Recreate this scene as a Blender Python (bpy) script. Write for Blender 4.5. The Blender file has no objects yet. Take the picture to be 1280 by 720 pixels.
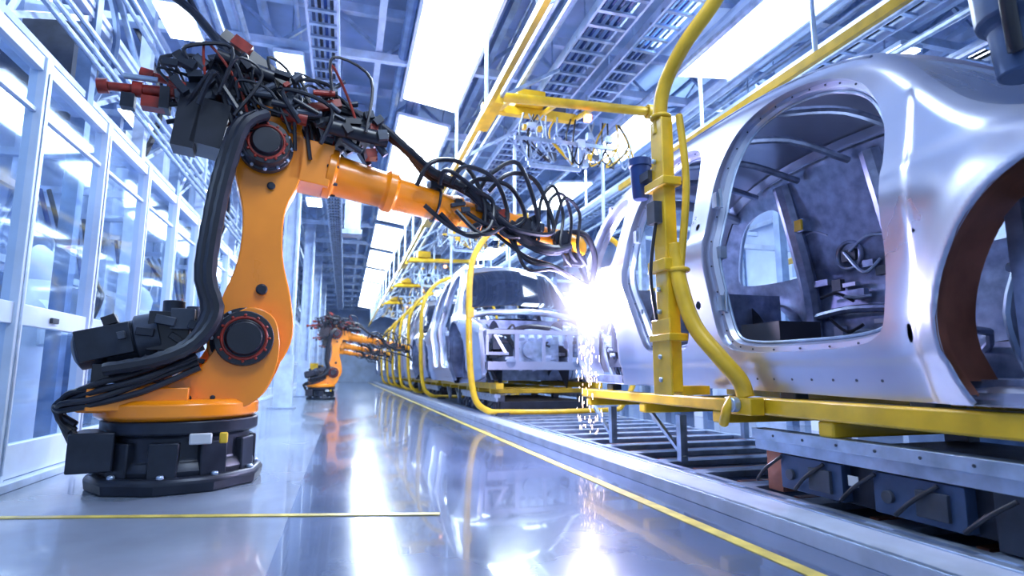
import bpy, bmesh, math, random
import numpy as np
from mathutils import Vector, Matrix
random.seed(7)
V=Vector
# ------------------------------------------------------------ materials
def mat(name,col,metal=0.0,rough=0.5,var=0.12,scale=6.0,emis=None,es=0.0,bump=0.0,coat=0.0,rvar=0.1):
    m=bpy.data.materials.new(name); m.use_nodes=True
    nt=m.node_tree; b=nt.nodes['Principled BSDF']
    b.inputs['Metallic'].default_value=metal
    b.inputs['Coat Weight'].default_value=coat
    tc=nt.nodes.new('ShaderNodeTexCoord'); nz=nt.nodes.new('ShaderNodeTexNoise')
    nz.inputs['Scale'].default_value=scale; nz.inputs['Detail'].default_value=5
    nt.links.new(tc.outputs['Object'],nz.inputs['Vector'])
    cr=nt.nodes.new('ShaderNodeValToRGB')
    cr.color_ramp.elements[0].position=0.3; cr.color_ramp.elements[1].position=0.7
    cr.color_ramp.elements[0].color=[c*(1-var) for c in col]+[1]
    cr.color_ramp.elements[1].color=[min(1,c*(1+var)) for c in col]+[1]
    nt.links.new(nz.outputs['Fac'],cr.inputs['Fac']); nt.links.new(cr.outputs['Color'],b.inputs['Base Color'])
    mr=nt.nodes.new('ShaderNodeMapRange'); mr.inputs['To Min'].default_value=max(0.02,rough-rvar); mr.inputs['To Max'].default_value=rough+rvar
    nt.links.new(nz.outputs['Fac'],mr.inputs['Value']); nt.links.new(mr.outputs['Result'],b.inputs['Roughness'])
    if bump:
        bp=nt.nodes.new('ShaderNodeBump'); bp.inputs['Strength'].default_value=bump
        n2=nt.nodes.new('ShaderNodeTexNoise'); n2.inputs['Scale'].default_value=scale*6
        nt.links.new(tc.outputs['Object'],n2.inputs['Vector'])
        nt.links.new(n2.outputs['Fac'],bp.inputs['Height']); nt.links.new(bp.outputs['Normal'],b.inputs['Normal'])
    if emis:
        b.inputs['Emission Color'].default_value=(*emis,1); b.inputs['Emission Strength'].default_value=es
    return m
ORG=mat('robot_orange',(0.95,0.27,0.004),0,0.3,0.10,3,coat=0.4)
YEL=mat('safety_yellow',(0.66,0.41,0.012),0,0.38,0.22,5,coat=0.2)
YOR=mat('wrist_yellow',(0.95,0.40,0.01),0,0.35)
BLK=mat('black_rubber',(0.010,0.012,0.022),0,0.35,0.3)
DRK=mat('dark_cast_iron',(0.02,0.026,0.042),0.4,0.38,0.3,8)
CHR=mat('machine_charcoal',(0.05,0.062,0.09),0.3,0.42,0.3,8)
RED=mat('dark_red_paint',(0.26,0.022,0.012),0,0.35,0.4,14)
STL=mat('galvanised_steel',(0.40,0.50,0.66),0.7,0.33,0.25,9)
LST=mat('light_painted_steel',(0.50,0.62,0.82),0.1,0.4,0.2,5)
BST=mat('blue_grey_steel',(0.16,0.25,0.42),0.3,0.4,0.3,5)
DST=mat('deep_blue_steel',(0.045,0.08,0.17),0.3,0.4,0.3,5)
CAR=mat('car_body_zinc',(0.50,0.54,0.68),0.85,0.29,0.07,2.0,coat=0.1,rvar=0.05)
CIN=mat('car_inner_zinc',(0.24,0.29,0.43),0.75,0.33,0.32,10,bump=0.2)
COP=mat('copper_primer',(0.36,0.14,0.09),0.6,0.35,0.3,5)
GRN=mat('window_white_frame',(0.64,0.74,0.89),0.2,0.35,0.06)
WHT=mat('white_cover',(0.70,0.79,0.92),0,0.6,0.12,3)
BLU=mat('blue_plastic',(0.012,0.045,0.20),0,0.4)
CON=mat('curb_concrete',(0.42,0.47,0.60),0,0.35,0.18,5,bump=0.05)
LBL=mat('label_white',(0.6,0.62,0.66),0,0.5)
LYL=mat('label_yellow',(0.8,0.5,0.03),0,0.5)
LGT=mat('lamp_panel',(1,1,1),0,0.5,emis=(0.78,0.88,1.0),es=9)
LGS=mat('lamp_tube',(1,1,1),0,0.5,emis=(0.78,0.88,1.0),es=14)
ARC=mat('arc_light',(1,1,1),0,0.5,emis=(0.85,0.85,1.0),es=400)
SPK=mat('spark_hot',(1,0.7,0.5),0,0.5,emis=(1.0,0.68,0.50),es=14)
PNK=mat('orange_lamp',(1,0.5,0.3),0,0.5,emis=(1.0,0.35,0.12),es=5)
YLN=mat('floor_line_yellow',(0.52,0.42,0.09),0,0.35,0.35,9)
WAL=mat('wall_panel',(0.42,0.55,0.78),0,0.5,0.2,1.5)
CEI=mat('ceiling_deck',(0.33,0.44,0.66),0.1,0.5,0.3,1.2)
FL1=mat('epoxy_floor',(0.085,0.12,0.21),0,0.17,0.3,1.2,rvar=0.07,coat=0.45)
FL2=mat('epoxy_floor_light',(0.20,0.245,0.32),0,0.22,0.25,1.0,rvar=0.08,coat=0.3)
WSG=mat('windscreen_dark_glass',(0.015,0.022,0.045),0,0.08,0.2,3,rvar=0.02,coat=0.5)
def glass():
    m=bpy.data.materials.new('safety_glass'); m.use_nodes=True; nt=m.node_tree; nt.nodes.clear()
    o=nt.nodes.new('ShaderNodeOutputMaterial'); mx=nt.nodes.new('ShaderNodeMixShader')
    t=nt.nodes.new('ShaderNodeBsdfTransparent'); t.inputs[0].default_value=(0.80,0.90,1,1)
    g=nt.nodes.new('ShaderNodeBsdfGlossy'); g.inputs['Roughness'].default_value=0.05; g.inputs[0].default_value=(0.8,0.9,1,1)
    f=nt.nodes.new('ShaderNodeLayerWeight'); p=nt.nodes.new('ShaderNodeMath'); p.operation='POWER'; p.inputs[1].default_value=3.0
    q=nt.nodes.new('ShaderNodeMath'); q.operation='MULTIPLY_ADD'; q.inputs[1].default_value=.4; q.inputs[2].default_value=.06
    nt.links.new(f.outputs['Facing'],p.inputs[0]); nt.links.new(p.outputs[0],q.inputs[0])
    nt.links.new(q.outputs[0],mx.inputs[0]); nt.links.new(t.outputs[0],mx.inputs[1]); nt.links.new(g.outputs[0],mx.inputs[2]); nt.links.new(mx.outputs[0],o.inputs[0])
    return m
GLS=glass()
def arc_glow():  # emissive volume fading outwards, imitates the glow around the arc
    m=bpy.data.materials.new('arc_glow_volume'); m.use_nodes=True; nt=m.node_tree; nt.nodes.clear()
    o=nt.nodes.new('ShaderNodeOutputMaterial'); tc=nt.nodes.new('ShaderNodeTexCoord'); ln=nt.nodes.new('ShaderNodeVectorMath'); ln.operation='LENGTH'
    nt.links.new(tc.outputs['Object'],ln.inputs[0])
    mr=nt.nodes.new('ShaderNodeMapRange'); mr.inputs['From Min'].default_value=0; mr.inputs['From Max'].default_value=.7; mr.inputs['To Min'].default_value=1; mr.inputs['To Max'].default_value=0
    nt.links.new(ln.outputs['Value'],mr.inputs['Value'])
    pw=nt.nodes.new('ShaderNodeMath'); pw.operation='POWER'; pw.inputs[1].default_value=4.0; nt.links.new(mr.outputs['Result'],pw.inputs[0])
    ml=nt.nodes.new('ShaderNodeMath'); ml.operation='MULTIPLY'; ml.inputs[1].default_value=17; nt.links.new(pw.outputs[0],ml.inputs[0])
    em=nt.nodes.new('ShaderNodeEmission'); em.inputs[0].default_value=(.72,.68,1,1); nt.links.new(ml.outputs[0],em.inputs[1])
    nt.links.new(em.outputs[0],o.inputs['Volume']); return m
GLW=arc_glow()
# ------------------------------------------------------------ geometry accumulator
def cat(pts,n=6,closed=False):
    P=[V(p) for p in pts]; out=[]; N=len(P)
    rng=range(N) if closed else range(N-1)
    for i in rng:
        if closed: a,b,c,d=P[i-1],P[i],P[(i+1)%N],P[(i+2)%N]
        else: a,b,c,d=P[max(i-1,0)],P[i],P[i+1],P[min(i+2,N-1)]
        for k in range(n):
            t=k/n
            out.append(0.5*((2*b)+(c-a)*t+(2*a-5*b+4*c-d)*t*t+(3*b-a-3*c+d)*t**3))
    if not closed: out.append(P[-1])
    return out
class Acc:
    def __init__(s,M=None): s.v=[];s.f=[];s.mi=[];s.mats=[];s.M=M or Matrix()
    def add(s,vs,fs,m):
        if m not in s.mats: s.mats.append(m)
        k=s.mats.index(m); o=len(s.v)
        s.v+= [s.M@V(p) for p in vs]; s.f+=[tuple(i+o for i in f) for f in fs]; s.mi+=[k]*len(fs)
    def box(s,c,size,m,R=None):
        h=V(size)/2; vs=[]
        for x in(-1,1):
            for y in(-1,1):
                for z in(-1,1):
                    p=V((x*h.x,y*h.y,z*h.z))
                    if R: p=R@p
                    vs.append(p+V(c))
        s.add(vs,[(0,1,3,2),(4,6,7,5),(0,4,5,1),(2,3,7,6),(0,2,6,4),(1,5,7,3)],m)
    def bb(s,a,b,m):
        a=V(a);b=V(b); s.box((a+b)/2,[abs(q) for q in (b-a)],m)
    def beam(s,p0,p1,w,h,m):
        p0=V(p0);p1=V(p1);d=p1-p0;L=d.length;d.normalize()
        up=V((0,0,1)) if abs(d.z)<0.95 else V((0,1,0))
        sd=d.cross(up).normalized(); u=sd.cross(d)
        R=Matrix((d,sd,u)).transposed()
        s.box((p0+p1)/2,(L,w,h),m,R)
    def cyl(s,p0,p1,r0,m,r1=None,n=16):
        if r1 is None:r1=r0
        s.lathe(p0,p1,[(0,r0),(1,r1)],m,n)
    def lathe(s,p0,p1,prof,m,n=24):
        p0=V(p0);p1=V(p1);d=p1-p0; dn=d.normalized()
        a=dn.orthogonal().normalized(); b=dn.cross(a)
        vs=[];fs=[]
        for t,r in prof:
            for i in range(n):
                an=2*math.pi*i/n
                vs.append(p0+d*t+(a*math.cos(an)+b*math.sin(an))*r)
        for j in range(len(prof)-1):
            for i in range(n):
                i2=(i+1)%n
                fs.append((j*n+i,j*n+i2,(j+1)*n+i2,(j+1)*n+i))
        fs.append(tuple(range(n-1,-1,-1))); fs.append(tuple((len(prof)-1)*n+i for i in range(n)))
        s.add(vs,fs,m)
    def tube(s,pts,r,m,n=8,sm=5,ribs=0):
        P=cat(pts,sm) if sm else [V(p) for p in pts]
        t=(P[1]-P[0]).normalized(); a=t.orthogonal().normalized(); vs=[];fs=[]
        for i,p in enumerate(P):
            t2=(P[min(i+1,len(P)-1)]-P[max(i-1,0)])
            if t2.length<1e-6: t2=t
            t2.normalize(); a=(a-t2*a.dot(t2))
            if a.length<1e-5:a=t2.orthogonal()
            a.normalize(); b=t2.cross(a); rr=r*(1.12 if ribs and i%2 else 1)
            for k in range(n):
                an=2*math.pi*k/n; vs.append(p+(a*math.cos(an)+b*math.sin(an))*rr)
            t=t2
        for j in range(len(P)-1):
            for i in range(n):
                i2=(i+1)%n; fs.append((j*n+i,j*n+i2,(j+1)*n+i2,(j+1)*n+i))
        fs.append(tuple(range(n-1,-1,-1))); fs.append(tuple((len(P)-1)*n+i for i in range(n)))
        s.add(vs,fs,m)
    def ring(s,c,ax,R,r,m,n=28,k=8):
        c=V(c);ax=V(ax).normalized();a=ax.orthogonal().normalized();b=ax.cross(a);vs=[];fs=[]
        for i in range(n):
            an=2*math.pi*i/n; d=a*math.cos(an)+b*math.sin(an)
            for j in range(k):
                bn=2*math.pi*j/k; vs.append(c+d*(R+r*math.cos(bn))+ax*r*math.sin(bn))
        for i in range(n):
            for j in range(k):
                fs.append((i*k+j,i*k+(j+1)%k,((i+1)%n)*k+(j+1)%k,((i+1)%n)*k+j))
        s.add(vs,fs,m)
    def sph(s,c,r,m,n=14,sc=(1,1,1)):
        vs=[];fs=[];c=V(c);k=n//2
        for j in range(1,k):
            th=math.pi*j/k
            for i in range(n):
                an=2*math.pi*i/n; vs.append(c+V((r*sc[0]*math.sin(th)*math.cos(an),r*sc[1]*math.sin(th)*math.sin(an),r*sc[2]*math.cos(th))))
        for j in range(k-2):
            for i in range(n): fs.append((j*n+i,(j+1)*n+i,(j+1)*n+(i+1)%n,j*n+(i+1)%n))
        t=len(vs);vs.append(c+V((0,0,r*sc[2])));vs.append(c-V((0,0,r*sc[2])))
        for i in range(n): fs.append((t,i,(i+1)%n)); fs.append((t+1,(k-2)*n+(i+1)%n,(k-2)*n+i))
        s.add(vs,fs,m)
    def ext(s,poly,y0,y1,m):   # poly in (x,z), extruded along y
        n=len(poly); vs=[(p[0],y0,p[1]) for p in poly]+[(p[0],y1,p[1]) for p in poly]
        fs=[tuple(range(n)),tuple(range(2*n-1,n-1,-1))]+[(i,i+n,(i+1)%n+n,(i+1)%n) for i in range(n)]
        s.add(vs,fs,m)
    def obj(s,name,parent=None,bevel=0,ang=35):
        me=bpy.data.meshes.new(name); me.from_pydata([tuple(v) for v in s.v],[],s.f)
        for m in s.mats: me.materials.append(m)
        me.polygons.foreach_set('material_index',s.mi)
        bm=bmesh.new(); bm.from_mesh(me); bmesh.ops.recalc_face_normals(bm,faces=bm.faces); bm.to_mesh(me); bm.free()
        me.polygons.foreach_set('use_smooth',[True]*len(me.polygons)); me.set_sharp_from_angle(angle=math.radians(ang))
        ob=bpy.data.objects.new(name,me); bpy.context.collection.objects.link(ob)
        if parent: ob.parent=parent
        if bevel:
            b=ob.modifiers.new('bevel','BEVEL'); b.width=bevel; b.segments=2; b.limit_method='ANGLE'; b.angle_limit=math.radians(40)
        return ob
def empty(name,loc=(0,0,0),rz=0):
    e=bpy.data.objects.new(name,None); bpy.context.collection.objects.link(e); e.location=loc; e.rotation_euler=(0,0,rz); e.empty_display_size=0.2; return e
def lamp(name,kind,loc,en,col,size=.25,sy=None,parent=None):
    L=bpy.data.lights.new(name,kind); L.energy=en; L.color=col
    if kind=='AREA':
        L.shape='RECTANGLE'; L.size=size; L.size_y=sy or size
    else: L.shadow_soft_size=size
    o=bpy.data.objects.new(name,L); bpy.context.collection.objects.link(o); o.location=loc
    if parent: o.parent=parent
    return o
# ------------------------------------------------------------ room shell
XL,XR,YB,YF,ZC=-5.2,9.0,-1.5,46.0,6.3
a=Acc(); a.bb((-0.25,YB,-0.1),(XR,YF,0),FL1); a.bb((XL,YB,-0.1),(-0.25,YF,0),FL2); a.obj('floor')
a=Acc(); a.bb((XL,YB,ZC),(XR,YF,ZC+0.1),CEI)
a.obj('ceiling')
a=Acc(); a.bb((XL-0.1,YB,0),(XL,YF,ZC),WAL)
for i in range(30): a.bb((XL,YB+i*1.6,0),(XL+0.05,YB+i*1.6+0.06,ZC),BST)
a.obj('wall_left')
a=Acc(); a.bb((XR,YB,0),(XR+0.1,YF,ZC),WAL)
for i in range(30): a.bb((XR-0.06,YB+i*1.6,0),(XR,YB+i*1.6+0.1,ZC),BST)
for z in (1.2,2.6,4.0): a.bb((XR-0.08,YB,z),(XR,YF,z+0.1),LST)
a.obj('wall_right')
a=Acc(); a.bb((XL,YF,0),(XR,YF+0.1,ZC),WAL); a.obj('wall_far')
# floor lines
a=Acc(); a.bb((1.68,0,0.001),(1.75,44,0.004),YLN)
a.obj('floor_marking_line')
a=Acc(); a.beam((-2.0,3.82,0.003),(0.52,3.19,0.003),0.05,0.004,YLN); a.obj('floor_marking_line')
# curb
a=Acc(); a.bb((1.98,0,0),(2.28,44,0.07),CON); a.bb((1.98,0,0.07),(2.02,44,0.075),STL); a.bb((2.24,0,0.07),(2.28,44,0.078),STL)
a.obj('trim_curb',bevel=0.006)
# conveyor bed
a=Acc(); a.bb((2.3,0,0.002),(4.4,42,0.02),DST)
y=0.6
while y<40:
    a.bb((2.34,y,0.02),(4.3,y+0.14,0.06),STL); a.bb((2.5,y+0.2,0.02),(4.1,y+0.25,0.05),COP); y+=0.5
for x in(2.36,4.16): a.bb((x,0,0.021),(x+0.05,42,0.066),STL)
a.obj('conveyor_track')
# ------------------------------------------------------------ glass partition on the left
e=empty('glass_safety_partition'); a=Acc(); g=Acc(); X=-2.1
ys=[3.4+1.1*i for i in range(32)]
for i,y in enumerate(ys):
    a.bb((X-0.05,y-0.045,0),(X+0.05,y+0.045,2.9),GRN)
    a.bb((X+0.05,y-0.012,0.1),(X+0.058,y+0.012,2.8),STL)
    a.bb((X-0.08,y-0.08,0),(X+0.08,y+0.08,0.02),STL)
    if i<31:
        y2=ys[i+1]-0.045; y1=y+0.045
        a.bb((X-0.035,y1,2.8),(X+0.035,y2,2.9),GRN)
        a.bb((X-0.03,y1,1.06),(X+0.03,y2,1.2),GRN)
        a.bb((X-0.03,y1,0.06),(X+0.03,y2,0.28),GRN)
        a.bb((X-0.025,y1+0.03,1.2),(X+0.025,y1+0.06,2.8),STL)
        a.bb((X-0.02,y1,2.5),(X+0.02,y2,2.53),GRN)
        a.bb((X+0.03,y1+0.4,1.1),(X+0.05,y1+0.5,1.14),CHR)
        g.add([(X,y1,0.28),(X,y2,.28),(X,y2,2.8),(X,y1,2.8)],[(0,1,2,3)],GLS)
a.obj('partition_frame',e,bevel=0.006); g.obj('partition_panes',e)
a=Acc(); a.bb((X-0.12,3.0,0),(X+0.1,37,0.055),LST); a.obj('baseboard_left',bevel=0.005)
# steelwork behind/above the partition
a=Acc()
for i in range(26):
    y=3.0+1.5*i
    a.beam((-2.45,y,0),(-2.45,y,6.2),0.12,0.12,LST if i%2 else BST)
    a.beam((-4.3,y,0),(-4.3,y,6.2),0.14,0.14,LST)
    for z in(3.2,4.1,5.0): a.beam((-2.5,y,z),(-4.3,y,z),0.07,0.09,LST)
    a.beam((-2.45,y,3.2),(-2.45,y+1.5,4.1),0.05,0.05,STL)
    a.beam((-2.45,y+1.5,4.1),(-2.45,y,5.0),0.05,0.05,STL)
    a.beam((-4.3,y,0.5),(-4.3,y+1.5,3.2),0.05,0.05,STL)
    a.bb((-3.3,y+.3,3.4),(-2.7,y+.9,3.4+.5*(1+i%3)*.6),[LST,BST,CHR,STL][i%4])
    a.tube([(-2.5,y+.2,3.2),(-2.35,y+.3,3.9),(-2.5,y+.5,4.6),(-2.9,y+.6,5.4)],.035,[BLK,STL,BST][i%3],6)
for z in(3.1,3.3,4.1,4.2,5.0,5.5): a.beam((-2.45,2,z),(-2.45,42,z),0.08,0.06,LST)
for z in(1.1,2.2,3.2,4.1,5.0): a.beam((-4.3,2,z),(-4.3,42,z),0.08,0.1,LST)
for z in(3.55,3.65,3.78,4.5,4.65): a.cyl((-2.3,2,z),(-2.3,42,z),0.025,STL,n=8)
a.obj('mezzanine_steelwork')
a=Acc()
for i in range(22):
    y=3.2+1.6*i+random.uniform(-.2,.2); x=random.uniform(-3.9,-3.7); h=random.uniform(1.2,1.9); w=random.uniform(.5,.8)
    m=random.choice([WHT,LST,BST,DST,BST])
    a.bb((x-.3,y,0.0),(x+.3,y+w,h),m); a.bb((x-.2,y+.1,h),(x+.2,y+w-.1,h+.25),BST)
    a.bb((x+.3,y+.1,h*.5),(x+.33,y+w-.15,h-.12),random.choice([CHR,STL,GRN]))
    for k in range(3): a.tube([(x+.2,y+.2+k*.1,h+.2),(x+.3+k*.05,y+.2,h+.6),(x+k*.1,y+.5,h+.9),(x-.2+k*.1,y+.6,3.1)],0.03,random.choice([BLK,STL,BLU,CHR]))
a.obj('control_cabinet_row',bevel=0.01)
def wrapped(y,x):   # white fabric-covered machine behind glass
    a=Acc(); a.lathe((x,y,0),(x,y,2.0),[(0,.34),(.15,.33),(.3,.26),(.5,.24),(.62,.27),(.72,.25),(.82,.14),(.9,.16),(.97,.1),(1,.03)],WHT,20)
    a.tube([(x,y-.1,1.45),(x+.2,y-.2,1.3),(x+.25,y-.25,1.0)],0.08,WHT); a.obj('covered_machine')
wrapped(5.2,-2.95); wrapped(6.7,-2.95); wrapped(9.7,-2.95)
# ------------------------------------------------------------ overhead structure
a=Acc()
for i in range(17):
    y=3.0+2.5*i
    a.beam((XL,y,5.25),(XR,y,5.25),0.09,0.12,LST); a.beam((XL,y,5.95),(XR,y,5.95),0.1,0.14,LST)
    x=XL; k=0
    while x<XR-0.8:
        a.beam((x,y,5.3),(x+.7,y,5.9),0.05,0.05,STL) if k%2==0 else a.beam((x,y,5.9),(x+.7,y,5.3),0.05,0.05,STL)
        x+=.7;k+=1
for x in(-1.6,0.3,1.9,3.4,5.6,6.5,7.2,8.2):
    a.beam((x,1,5.4),(x,45,5.4),0.09,0.14,LST if x!=1.9 else BST)
    y=1
    while y<40:
        a.beam((x,y,5.45),(x,y+1.25,5.95),0.04,0.04,STL); a.beam((x,y+1.25,5.95),(x,y+2.5,5.45),0.04,0.04,STL); y+=2.5
a.obj('roof_truss')
a=Acc()
for k in range(24):
    x=random.uniform(-2.2,7.5); z=random.uniform(5.05,6.1); a.cyl((x,0.5,z),(x,44,z),random.choice([.03,.04,.07]),random.choice([LST,STL,BST,LST]),n=8)
for x,z in((-1.5,4.6),(-1.6,4.6),(2.2,4.7),(3.9,4.5),(5.3,4.4),(6.3,4.6),(6.6,4.3)):
    a.cyl((x,0.5,z),(x,44,z),0.045,STL,n=8)
a.obj('overhead_pipe_bundle')
def tray(x,z,w,y0=1.5,y1=40):
    a=Acc(); a.bb((x,y0,z),(x+.03,y1,z+.12),LST); a.bb((x+w,y0,z),(x+w+.03,y1,z+.12),LST)
    y=y0
    while y<y1: a.bb((x,y,z+.01),(x+w,y+.05,z+.04),STL); y+=.28
    for q in range(4): a.tube([(x+.08+q*w/5,y0+j*3,z+.08+random.uniform(-.01,.02)) for j in range(13)],0.022,random.choice([BLK,DST,BLU]),n=6,sm=2)
    y=y0+.4
    while y<y1:
        for xx in(x,x+w): a.cyl((xx+.015,y,z+.1),(xx+.015,y,6.0),0.012,STL,n=6)
        y+=2.5
    a.obj('cable_tray')
tray(2.55,4.75,.5); tray(3.4,4.9,.4); tray(-0.6,4.9,.35); tray(5.7,4.8,.5); tray(7.2,4.6,.5)
# ceiling lights
def light_panel(x0,x1,y0,y1,z,tilt,en,name='ceiling_light_panel'):
    e=empty(name,((x0+x1)/2,(y0+y1)/2,z)); e.rotation_euler=(0,tilt,0)
    w=x1-x0;l=y1-y0; a=Acc()
    a.bb((-w/2,-l/2,0),(w/2,l/2,0.02),LGT); a.obj('diffuser',e)
    a=Acc(); a.bb((-w/2-.05,-l/2-.05,0.022),(w/2+.05,l/2+.05,0.07),LST)
    for s in(-1,1): a.bb((s*(w/2+.03)-.02,-l/2-.05,-.03),(s*(w/2+.03)+.02,l/2+.05,.022),GRN)
    for sx in(-1,1):
        for sy in(-1,1): a.cyl((sx*w*.4,sy*l*.4,.07),(sx*w*.4,sy*l*.4,.75),.01,STL,n=6)
    a.obj('housing',e)
    lamp('lamp','AREA',(0,0,-.05),en,(.70,.84,1),w,l,e)
for i in range(9):
    y=5.8+3.9*i; light_panel(.75,1.6,y,y+3.2,5.1,0.15,235)
for i in range(8):
    y=4.6+3.6*i; light_panel(4.3,5.3,y,y+2.2,5.0,-0.1,190)
light_panel(.4,1.6,0.6,3.2,5.1,0,140)
def strip(x,y,z):
    a=Acc(); a.bb((x-.17,y-.35,z),(x+.17,y+.35,z+.02),LGS); a.bb((x-.19,y-.38,z+.021),(x+.19,y+.38,z+.08),LST); a.cyl((x,y,z+.08),(x,y,6.2),.012,STL,n=6); a.obj('ceiling_lamp')
for p in((-.9,8.2,5.0),(-.9,11.5,5.0),(-.9,15,5.0),(-2.0,7.0,4.75),(-1.8,10.5,4.75),(-3.3,6.5,4.7),(-3.3,10,4.7),(-3.2,14,4.7),(8,8,4.9),(8,11,4.9),(6.9,5.6,4.9),(8,5,4.9)): strip(*p)
for y in (6,16): lamp('mezzanine_lamp','AREA',(-3.4,y,5.9),150,(.70,.84,1),1,5)
for y in (5.5,11,18): lamp('cell_fill_light','AREA',(-3.1,y,2.95),45,(.70,.86,1),.5,3.5)  # added area lights brightening the space behind the glass, no fixtures
for x,y in((-.2,4),(3.6,5),(1.5,14),(6.5,9)):   # added lights facing up to brighten the ceiling, no fixtures
    o=lamp('ceiling_fill_light','AREA',(x,y,4.98),80,(.66,.82,1),.4,2.5); o.rotation_euler=(math.pi,0,0)
# building columns
for y in(13,19,25,31):
    a=Acc(); a.bb((-1.35,y-.15,0),(-1.3,y+.15,6.3),LST);a.bb((-1.1,y-.15,0),(-1.05,y+.15,6.3),LST);a.bb((-1.3,y-.03,0),(-1.1,y+.03,6.3),LST)
    a.bb((-1.45,y-.25,0),(-.95,y+.25,.03),STL); a.bb((-1.37,y-.17,0.031),(-1.03,y+.17,1.1),YEL if y>20 else LST); a.obj('steel_column')
a=Acc(); a.bb((-.12,11.8,3.6),(.2,12.1,6.3),LST); a.bb((-.16,11.76,3.5),(.24,12.14,3.6),STL); a.bb((-.2,11.7,5.2),(.28,12.2,5.3),STL); a.obj('ventilation_duct',bevel=.01)
# ------------------------------------------------------------ orange robot
def robot(loc,rz,name='industrial_robot_arm'):
    e=empty(name,loc,rz); rnd=random.Random(3)
    a=Acc(); ox=.05
    a.lathe((ox,0,0),(ox,0,.1),[(0,.53),(.7,.54),(1,.52)],DRK,10)
    a.lathe((ox,0,.09),(ox,0,.44),[(0,.46),(.12,.47),(.25,.45),(.3,.43),(.72,.43),(.77,.48),(1,.48)],DRK,40)
    for k in range(10):
        an=k*math.pi/5+.2; c=V((ox+math.cos(an)*.42,math.sin(an)*.42,.2)); a.box(c,(.1,.17,.22),DRK,Matrix.Rotation(an,3,'Z'))
        a.cyl((ox+math.cos(an)*.49,math.sin(an)*.49,.09),(ox+math.cos(an)*.49,math.sin(an)*.49,.12),.025,STL,n=6)
    a.box((.2,-.475,.33),(.13,.02,.07),LBL); a.box((.33,-.46,.33),(.05,.02,.07),LYL)
    a.box((-.4,-.2,.26),(.24,.34,.24),DRK)
    a.obj('pedestal',e,bevel=.01)
    # carousel
    a=Acc()
    a.lathe((.03,0,.44),(.03,0,.57),[(0,.46),(.2,.5),(.8,.5),(1,.46)],ORG,40)
    prof=[(-.5,.5),(-.48,.62),(-.3,.66),(-.05,.72),(.12,.86),(.2,1.05),(.33,1.2),(.5,1.22),(.64,1.1),(.68,.9),(.62,.7),(.52,.55),(.3,.5)]
    a.ext([(q[0],q[1]) for q in cat([(p[0],p[1],0) for p in prof],4,True)],.1,.34,ORG)
    prof2=[(-.5,.5),(-.47,.62),(-.2,.66),(.1,.74),(.24,.92),(.34,1.14),(.46,1.2),(.6,1.12),(.64,.9),(.6,.7),(.5,.55),(.3,.5)]
    a.ext([(q[0],q[1]) for q in cat([(p[0],p[1],0) for p in prof2],4,True)],-.30,-.2,ORG)
    a.box((-.17,-.1,.58),(.55,.6,.14),ORG)
    for k in range(5): a.cyl((-.32+k*.14,-.30,.58),(-.32+k*.14,-.315,.58),.018,DRK,n=8)
    a.obj('carousel',e,bevel=.015)
    # motors and gear discs
    a=Acc()
    a.lathe((-.58,-.15,.88),(-.1,-.15,1.0),[(0,.08),(.05,.13),(.3,.13),(.32,.11),(.36,.135),(.7,.135),(.72,.16),(1,.16)],CHR,20)
    a.box((-.4,-.2,.94),(.3,.2,.2),DRK,Matrix.Rotation(-.25,3,'Y'))
    a.box((-.05,-.15,1.02),(.24,.28,.26),BLK); a.box((.03,-.28,1.1),(.14,.12,.14),CHR)
    a.box((-.25,-.1,.74),(.4,.4,.12),BLK); a.cyl((-.1,-.3,.82),(.1,-.3,.82),.07,DRK)
    a.cyl((-.05,-.1,1.1),(-.05,-.1,1.24),.07,DRK); a.cyl((.08,-.16,1.1),(.08,-.16,1.2),.05,CHR)
    for k in range(22):
        c=V((rnd.uniform(-.5,.15),rnd.uniform(-.38,-.05),rnd.uniform(.74,1.14))); a.box(c,(rnd.uniform(.04,.12),rnd.uniform(.04,.1),rnd.uniform(.03,.08)),rnd.choice([BLK,DRK,CHR]),Matrix.Rotation(rnd.uniform(-.6,.6),3,'Y'))
    for c,z,r in((.41,.98,.22),(.47,2.4,.19)):
        a.lathe((c,-.2,z),(c,-.4,z),[(0,r),(.3,r),(.35,r*.88),(.8,r*.85),(.82,r*.55),(1,r*.5)],BLK,32)
        a.ring((c,-.36,z),(0,1,0),r*.64,.012,RED)
        for k in range(12):
            an=k*math.pi/6; a.cyl((c+math.cos(an)*r*.93,-.25,z+math.sin(an)*r*.93),(c+math.cos(an)*r*.93,-.28,z+math.sin(an)*r*.93),.014,STL,n=6)
            a.cyl((c+math.cos(an)*r*.72,-.36,z+math.sin(an)*r*.72),(c+math.cos(an)*r*.72,-.375,z+math.sin(an)*r*.72),.011,RED,n=6)
        a.lathe((c,.2,z),(c,.5,z),[(0,r*.8),(.3,r*.8),(.35,r*.6),(1,r*.55)],BLK,24)
    a.obj('drive_motors',e,bevel=.005)
    # link arm
    a=Acc()
    pr=[(.17,.95),(.24,1.25),(.33,1.55),(.34,1.9),(.27,2.2),(.26,2.45),(.36,2.68),(.5,2.73),(.66,2.68),(.74,2.5),(.72,2.2),(.63,1.95),(.63,1.6),(.7,1.3),(.73,1.02),(.64,.8),(.45,.7),(.26,.76)]
    a.ext([(q[0],q[1]) for q in cat([(p[0],p[1],0) for p in pr],4,True)],-.19,.12,ORG)
    a.cyl((.52,-.2,2.12),(.52,-.22,2.12),.03,DRK); a.cyl((.5,-.2,1.34),(.5,-.23,1.34),.04,DRK)
    a.obj('link_arm',e,bevel=.05)
    # forearm
    a=Acc()
    a.box((.8,-.02,2.36),(.3,.34,.34),ORG,Matrix.Rotation(.11,3,'Y'))
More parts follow.
